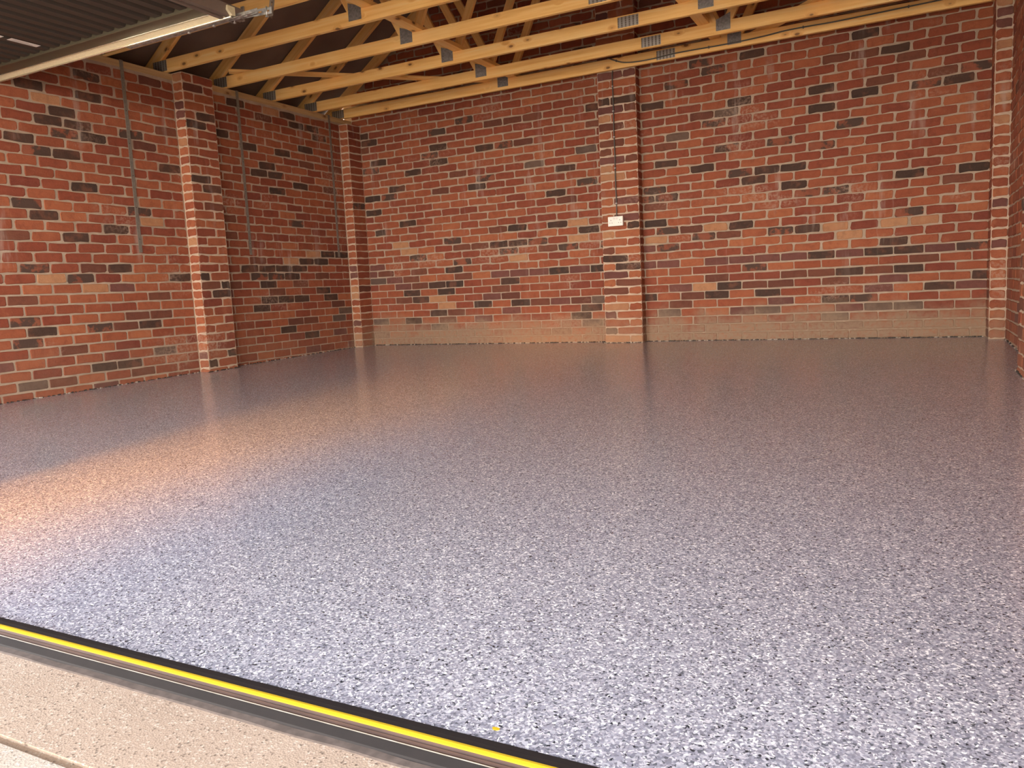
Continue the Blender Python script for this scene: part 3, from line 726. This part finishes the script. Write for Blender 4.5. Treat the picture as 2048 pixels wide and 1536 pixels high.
# ---------------------------------------------------------------- socket, conduit, cable
yf = -PD - 0.004
s = empty('wall_socket', (3.086, yf, 1.135), label='white double wall socket with two switches on the middle brick pier', category='socket')
box('back_box', (-0.069, 0.069, -0.030, 0.0, -0.039, 0.039), M['white'], s, 0.002)
box('face_plate', (-0.073, 0.073, -0.039, -0.030, -0.044, 0.044), M['white'], s, 0.003)
for x in (-0.013, 0.013): box('rocker_switch', (x-0.009, x+0.009, -0.0425, -0.0385, 0.016, 0.034), M['switch'], s, 0.0015)
for cx in (-0.043, 0.043):
    for dx, dz, w, h in ((0, 0.010, 0.0022, 0.0045), (-0.011, -0.014, 0.0035, 0.0022), (0.011, -0.014, 0.0035, 0.0022)):
        box('pin_hole', (cx+dx-w, cx+dx+w, -0.0396, -0.0389, dz-h, dz+h), M['hole'], s)
for x in (-0.062, 0.062): 
    v = [(x+math.cos(i*math.pi/4)*0.003, -0.0398, math.sin(i*math.pi/4)*0.003) for i in range(8)]
    link('screw_cap', mesh_of('screw_cap', v + [(a, -0.0388, c) for a, b, c in v], [tuple(range(7, -1, -1))]+[(i, (i+1) % 8, 8+(i+1) % 8, 8+i) for i in range(8)], M['switch']), s)
cb = empty('power_cable', (0, 0, 0), label='dark grey cable dropping down the middle pier and looping along the rearmost truss', category='cable')
xc = 3.090
drop = [(xc, yf-0.008, 1.181)] + [(xc + 0.0015*math.sin(i*1.3), yf-0.008, 1.20 + i*0.09) for i in range(15)] + [(3.10, -0.135, 2.482)]
tube('cable_drop', drop, 0.0055, M['cable'], cb)
for z in (1.30, 1.62, 1.90, 2.13, 2.35):
    box('cable_clip', (xc-0.009, xc+0.009, yf-0.016, yf-0.001, z-0.004, z+0.004), M['clip'], cb, 0.001)
yc = YT[0]-0.009
run = [(3.06, -0.150, 2.590), (3.085, yc, 2.582), (3.14, yc, 2.556), (3.22, yc, 2.526), (3.34, yc, 2.512), (3.50, yc, 2.512), (3.66, yc, 2.522), (3.80, yc, 2.523),
       (3.98, yc, 2.521), (4.14, yc, 2.520), (4.30, yc, 2.523), (4.45, yc, 2.529), (4.60, yc, 2.540), (4.76, yc, 2.541), (4.95, yc, 2.538),
       (5.15, yc, 2.541), (5.4, yc, 2.546), (5.6, yc, 2.550), (5.8, yc, 2.556), (5.98, yc, 2.568), (6.04, yc, 2.585)]
def smooth(pts, n=4):
    P = [Vector(p) for p in pts]; out = []
    for i in range(len(P)-1):
        a, b, c, d = P[max(i-1, 0)], P[i], P[i+1], P[min(i+2, len(P)-1)]
        for j in range(n):
            t = j/n; out.append(0.5*((2*b) + (c-a)*t + (2*a-5*b+4*c-d)*t*t + (3*b-a-3*c+d)*t**3))
    return out + [P[-1]]
tube('cable_run', smooth(run), 0.0055, M['cable'], cb)
for x, z in ((3.15, 2.552), (3.98, 2.521), (4.74, 2.541), (5.5, 2.548)):
    box('cable_clip', (x-0.005, x+0.005, yc-0.008, YT[0]-0.0005, z-0.009, z+0.009), M['cable'], cb, 0.001)

# ---------------------------------------------------------------- raised left garage door and its gear
XD0, XD1, YD0, YD1, ZD = 0.06, 2.075, -6.12, -3.975, 2.150
door = empty('door_1', (0, 0, 0), kind='structure')
# one ribbed steel sheet, ribs running front to back
prof = []; x = XD0; pit = 0.1005
while x < XD1-0.02:
    prof += [(x, ZD), (x+0.052, ZD), (x+0.066, ZD+0.020), (x+0.086, ZD+0.020)]; x += pit
prof.append((XD1, ZD))
V = [(x, y, z) for y in (YD0, YD1) for x, z in prof]; n = len(prof); F = [(i, i+1, n+i+1, n+i) for i in range(n-1)]
V += [(x, y, z+0.0015) for x, y, z in V[:2*n]]; F += [tuple(2*n+i for i in reversed(f)) for f in F]
F += [(i, i+1, 2*n+i+1, 2*n+i) for i in range(n-1)] + [(n+i, 3*n+i, 3*n+i+1, n+i+1) for i in range(n-1)]
link('door_panel', fix_normals(mesh_of('door_panel', V, F, M['door'])), door)
# frame of the leaf
box('door_rail', (XD0, XD1, YD1, YD1+0.020, ZD-0.014, ZD+0.03), M['doorrail'], door, 0.003)
box('door_rail', (XD0, XD1, YD1+0.021, YD1+0.118, ZD-0.006, ZD+0.03), M['doorrail'], door, 0.004)
box('door_rail', (XD0, XD1, YD0-0.05, YD0, ZD-0.012, ZD+0.03), M['doorrail'], door, 0.003)
for xx in (XD0-0.02, XD1):
    box('door_stile', (xx, xx+0.02, YD0-0.05, YD1+0.118, ZD-0.012, ZD+0.03), M['doorrail'], door, 0.003)
def sticker(x0, x1, y0, y1):
    o = box('sticker', (x0, x1, y0, y1, ZD-0.0012, ZD-0.0004), M['sticker'], door)
    for i in range(2):
        xa = x0 + (x1-x0)*(0.3+0.32*i)
        box('print_line', (xa-0.002, xa+0.002, y0+0.02, y1-0.03-0.03*i, ZD-0.0016, ZD-0.0011), M['ink'], o)
sticker(0.803, 0.851, -4.222, -4.048)
sticker(0.803, 0.845, -4.46, -4.262)

# bright cross rail hanging across the track ends, perforated angle along its back
tr = empty('door_track', (0, 0, 0), label='steel track frame hung behind the raised door, with a bright cross rail and perforated hanger', category='rail'); cr = tr
zr = 2.118
rp = [(-3.853, zr+0.052), (-3.853, zr+0.030), (-3.822, zr+0.006), (-3.800, zr+0.006), (-3.800, zr+0.052)]
V = [(-0.0, y, z) for y, z in rp] + [(2.20, y, z) for y, z in rp]; k = len(rp)
F = [tuple(range(k)), tuple(range(2*k-1, k-1, -1))] + [(i, (i+1) % k, k+(i+1) % k, k+i) for i in range(k)]
link('cross_rail', fix_normals(mesh_of('cross_rail', V, F, M['galv_bright'])), cr)
tube('rolled_lip', [(0.0, -3.818, zr+0.002), (2.185, -3.818, zr+0.002)], 0.0055, M['lip'], cr, 10)  # pale lip drawn as the highlight along the cross rail
for yy in (YD1+0.0205, YD1+0.116): tube('edge_bead', [(XD0, yy, ZD-0.0075), (XD1, yy, ZD-0.0075)], 0.0022, M['lip'], door, 6)  # thin pale tubes painted in as highlight lines on the rail edges
def perforated(name, p0, p1, up, w, parent, pitch=0.05, slot=(0.022, 0.008), mat='galv'):
    """flat bar with real slots punched through: built as a ladder of strips"""
    p0, p1, up = Vector(p0), Vector(p1), Vector(up).normalized(); d = (p1-p0); ln = d.length; d.normalize(); nn = d.cross(up)
    th = 0.002; parts = []
    def pc(a, b, c, e):
        vs = [p0 + d*u + up*v + nn*h for u in (a, b) for v in (c, e) for h in (0, th)]
        return vs, box_vf(0, 1, 0, 1, 0, 1)[1]
    parts += [pc(0, ln, 0, w/2-slot[1]/2), pc(0, ln, w/2+slot[1]/2, w)]
    u = 0.0; m = int(ln/pitch)
    for i in range(m+1):
        a = i*pitch - (pitch-slot[0])/2; b = a + (pitch-slot[0])
        parts.append(pc(max(0, a), min(ln, b), w/2-slot[1]/2, w/2+slot[1]/2))
    return link(name, fix_normals(mesh_of(name, *join_vf(parts), M[mat])), parent)
perforated('perforated_angle', (1.30, -3.808, zr-0.003), (2.34, -3.808, zr-0.003), (0, 1, 0), 0.034, cr, 0.055, (0.03, 0.010))
perforated('perforated_angle', (1.30, -3.775, zr-0.003), (2.34, -3.775, zr-0.003), (0, 0, 1), 0.032, cr, 0.055, (0.03, 0.010))
def bolt(x, y, z0, z1, parent, r=0.004):
    tube('bolt', [(x, y, z0), (x, y, z1)], r, M['galv'], parent, 8)
    v = [(x+math.cos(i*math.pi/3)*r*2.2, y+math.sin(i*math.pi/3)*r*2.2, z) for z in (z0-0.006, z0) for i in range(6)]
    link('bolt_head', mesh_of('bolt_head', v, [(5,4,3,2,1,0), (6,7,8,9,10,11)]+[(i, (i+1) % 6, 6+(i+1) % 6, 6+i) for i in range(6)], M['galv']), parent)
for xx in (1.82, 2.02): bolt(xx, -3.79, zr-0.008, zr+0.05, cr)

X1, X2, ya, yb, zt = 2.100, 2.180, -6.15, -3.725, 2.150
tp = [(X1, zt-0.026), (X1+0.012, zt-0.032), (X1+0.030, zt-0.032), (X1+0.034, zt-0.022), (X1+0.050, zt-0.022), (X1+0.056, zt-0.030), (X2+0.0, zt-0.026), (X2+0.012, zt+0.03), (X2+0.002, zt+0.03), (X2-0.008, zt-0.016), (X1+0.01, zt-0.016), (X1+0.01, zt+0.03), (X1, zt+0.03)]
V = [(x, ya, z) for x, z in tp] + [(x, yb, z) for x, z in tp]; k = len(tp)
F = [tuple(range(k)), tuple(range(2*k-1, k-1, -1))] + [(i, (i+1) % k, k+(i+1) % k, k+i) for i in range(k)]
link('track_channel', fix_normals(mesh_of('track_channel', V, F, M['track'])), tr)
box('end_stop', (X2-0.01, X2+0.014, yb-0.004, yb+0.006, zt-0.03, zt+0.05), M['track'], tr, 0.002)
bolt(X1+0.045, yb-0.03, zt-0.036, zt+0.0, tr, 0.003)
perforated('hanger_angle', (2.345, -3.700, zt-0.03), (2.345, -3.585, 2.60), (1, 0, 0), 0.034, tr, 0.05, (0.022, 0.009), 'track')
perforated('hanger_angle', (2.345, -3.700, zt-0.03), (2.345, -3.585, 2.60), (0, 1, 0), 0.030, tr, 0.05, (0.022, 0.009), 'track')
perforated('hanger_angle', (X2+0.0, -3.735, zt-0.02), (2.38, -3.705, zt-0.02), (0, 0, 1), 0.036, tr, 0.05, (0.022, 0.009))
bolt(2.35, -3.715, zt-0.03, zt+0.02, tr)
br = empty('track_bracket', (0, 0, 0), label='short perforated galvanised angle screwed under the sixth roof truss', category='bracket')
perforated('perforated_angle', (2.08, -3.03, ZB-0.012), (2.34, -3.03, ZB-0.006), (0, 1, 0), 0.034, br, 0.04, (0.02, 0.009), 'galv_bright')
perforated('perforated_angle', (2.08, -3.031, ZB-0.012), (2.34, -3.031, ZB-0.006), (0, 0, 1), 0.020, br, 0.04, (0.02, 0.006), 'galv_bright')

# ---------------------------------------------------------------- threshold seal
th_ = empty('threshold_seal', (0, 0, 0), label='black rubber threshold seal with a bright yellow stripe across the doorway', category='threshold')
def strip_part(name, prof, mat, wob=0.0, n=60):
    V, F = [], []; k = len(prof); x0, x1 = DR
    for i in range(n+1):
        x = x0 + (x1-x0)*i/n
        for j, (y, z) in enumerate(prof):
            V.append((x, y + (wob*noise.noise(Vector((x*9, j, 3))) if wob else 0), z))
    for i in range(n):
        for j in range(k): F.append((i*k+j, i*k+(j+1) % k, (i+1)*k+(j+1) % k, (i+1)*k+j))
    F += [tuple(range(k)), tuple(range((n+1)*k-1, n*k-1, -1))]
    return link(name, fix_normals(mesh_of(name, V, F, mat)), th_)
z0 = zfloor(-6.27)
strip_part('rubber_ramp', [(-6.266, z0-0.004), (-6.266, z0+0.003), (-6.290, z0+0.012), (-6.303, z0+0.013), (-6.303, z0-0.004)], M['rubber'])
strip_part('yellow_stripe', [(-6.3032, z0-0.003), (-6.3032, z0+0.0142), (-6.3080, z0+0.0150), (-6.3138, z0+0.0142), (-6.3138, z0-0.003)], M['yellow'])
strip_part('grooved_face', [(-6.3140, z0-0.003), (-6.3140, z0+0.012), (-6.3175, z0+0.0085), (-6.321, z0+0.0105), (-6.325, z0+0.0080), (-6.329, z0+0.0095), (-6.329, z0-0.003)], M['rubber_brown'])
strip_part('trim_bead', [(-6.3291, z0-0.002), (-6.3291, z0+0.0098), (-6.3300, z0+0.0100), (-6.3302, z0+0.0092), (-6.3302, z0-0.002)], M['bead'])
strip_part('rubber_toe', [(-6.3307, z0-0.004), (-6.3307, z0+0.0088), (-6.345, z0+0.003), (-6.350, z0-0.002)], M['rubber'], 0.0)
strip_part('adhesive_edge', [(-6.3475, z0-0.006), (-6.3475, z0+0.0010), (-6.360, z0-0.0005), (-6.363, z0-0.006)], M['adhesive'], 0.003, 160)

# little chips trodden along the foot of the walls
def chips(parent, name, pts, seed):
    r = random.Random(seed); parts = []; idx = []
    for p, u in pts:
        a, b, h = r.uniform(0.004, 0.014), r.uniform(0.003, 0.006), r.uniform(0.003, 0.008)
        v, f = box_vf(-a, a, -b, b, -0.002, h)
        Mx = Matrix.Translation(p) @ Matrix.Rotation(u + r.uniform(-0.3, 0.3), 4, 'Z') @ Matrix.Rotation(r.uniform(-0.2, 0.2), 4, 'Y')
        parts.append(([Mx @ Vector(q) for q in v], f)); idx += [0 if r.random() < 0.3 else 1]*6
    link(name, mesh_of(name, *join_vf(parts), [M['chipw'], M['chipd']], idx), parent, kind='stuff')
pts = []
x = 0.12
while x < WX-0.12:
    if MX0-0.01 < x < MX1+0.01: pts.append((Vector((x, -PD-0.004, zfloor(-PD))), 0))
    else: pts.append((Vector((x, -0.004, zfloor(0))), 0))
    x += R.uniform(0.008, 0.026)
chips(wall_back, 'sealant_chips', pts, 3)
pts = []; y = -6.2
while y < -0.23:
    if not YP-0.01 < y < YP+PW: pts.append((Vector((0.004, y, zfloor(y))), A90))
    else: pts.append((Vector((PD+0.004, y, zfloor(y))), A90))
    y += R.uniform(0.012, 0.05)
chips(wall_left, 'sealant_chips', pts, 4)
pts = []; y = -3.0
while y < -0.23:
    if not YR-PW < y < YR: pts.append((Vector((WX-0.004, y, zfloor(y))), A90))
    else: pts.append((Vector((WX-PD-0.004, y, zfloor(y))), A90))
    y += R.uniform(0.012, 0.05)
chips(wall_right, 'sealant_chips', pts, 5)
v = [(0.006*math.cos(a)*(1+0.3*math.sin(3*a)), 0.004*math.sin(a)*(1+0.2*math.cos(2*a)), 0) for a in [i*math.pi/4 for i in range(8)]]
o = link('paint_fleck', mesh_of('paint_fleck', v+[(a, b, 0.0012) for a, b, c in v], [tuple(range(7, -1, -1)), tuple(range(8, 16))]+[(i, (i+1) % 8, 8+(i+1) % 8, 8+i) for i in range(8)], M['yellow']),
         label='tiny yellow fleck on the speckled floor near the threshold', category='fleck')
o.location = (5.012, -6.235, zfloor(-6.235)+0.0002)
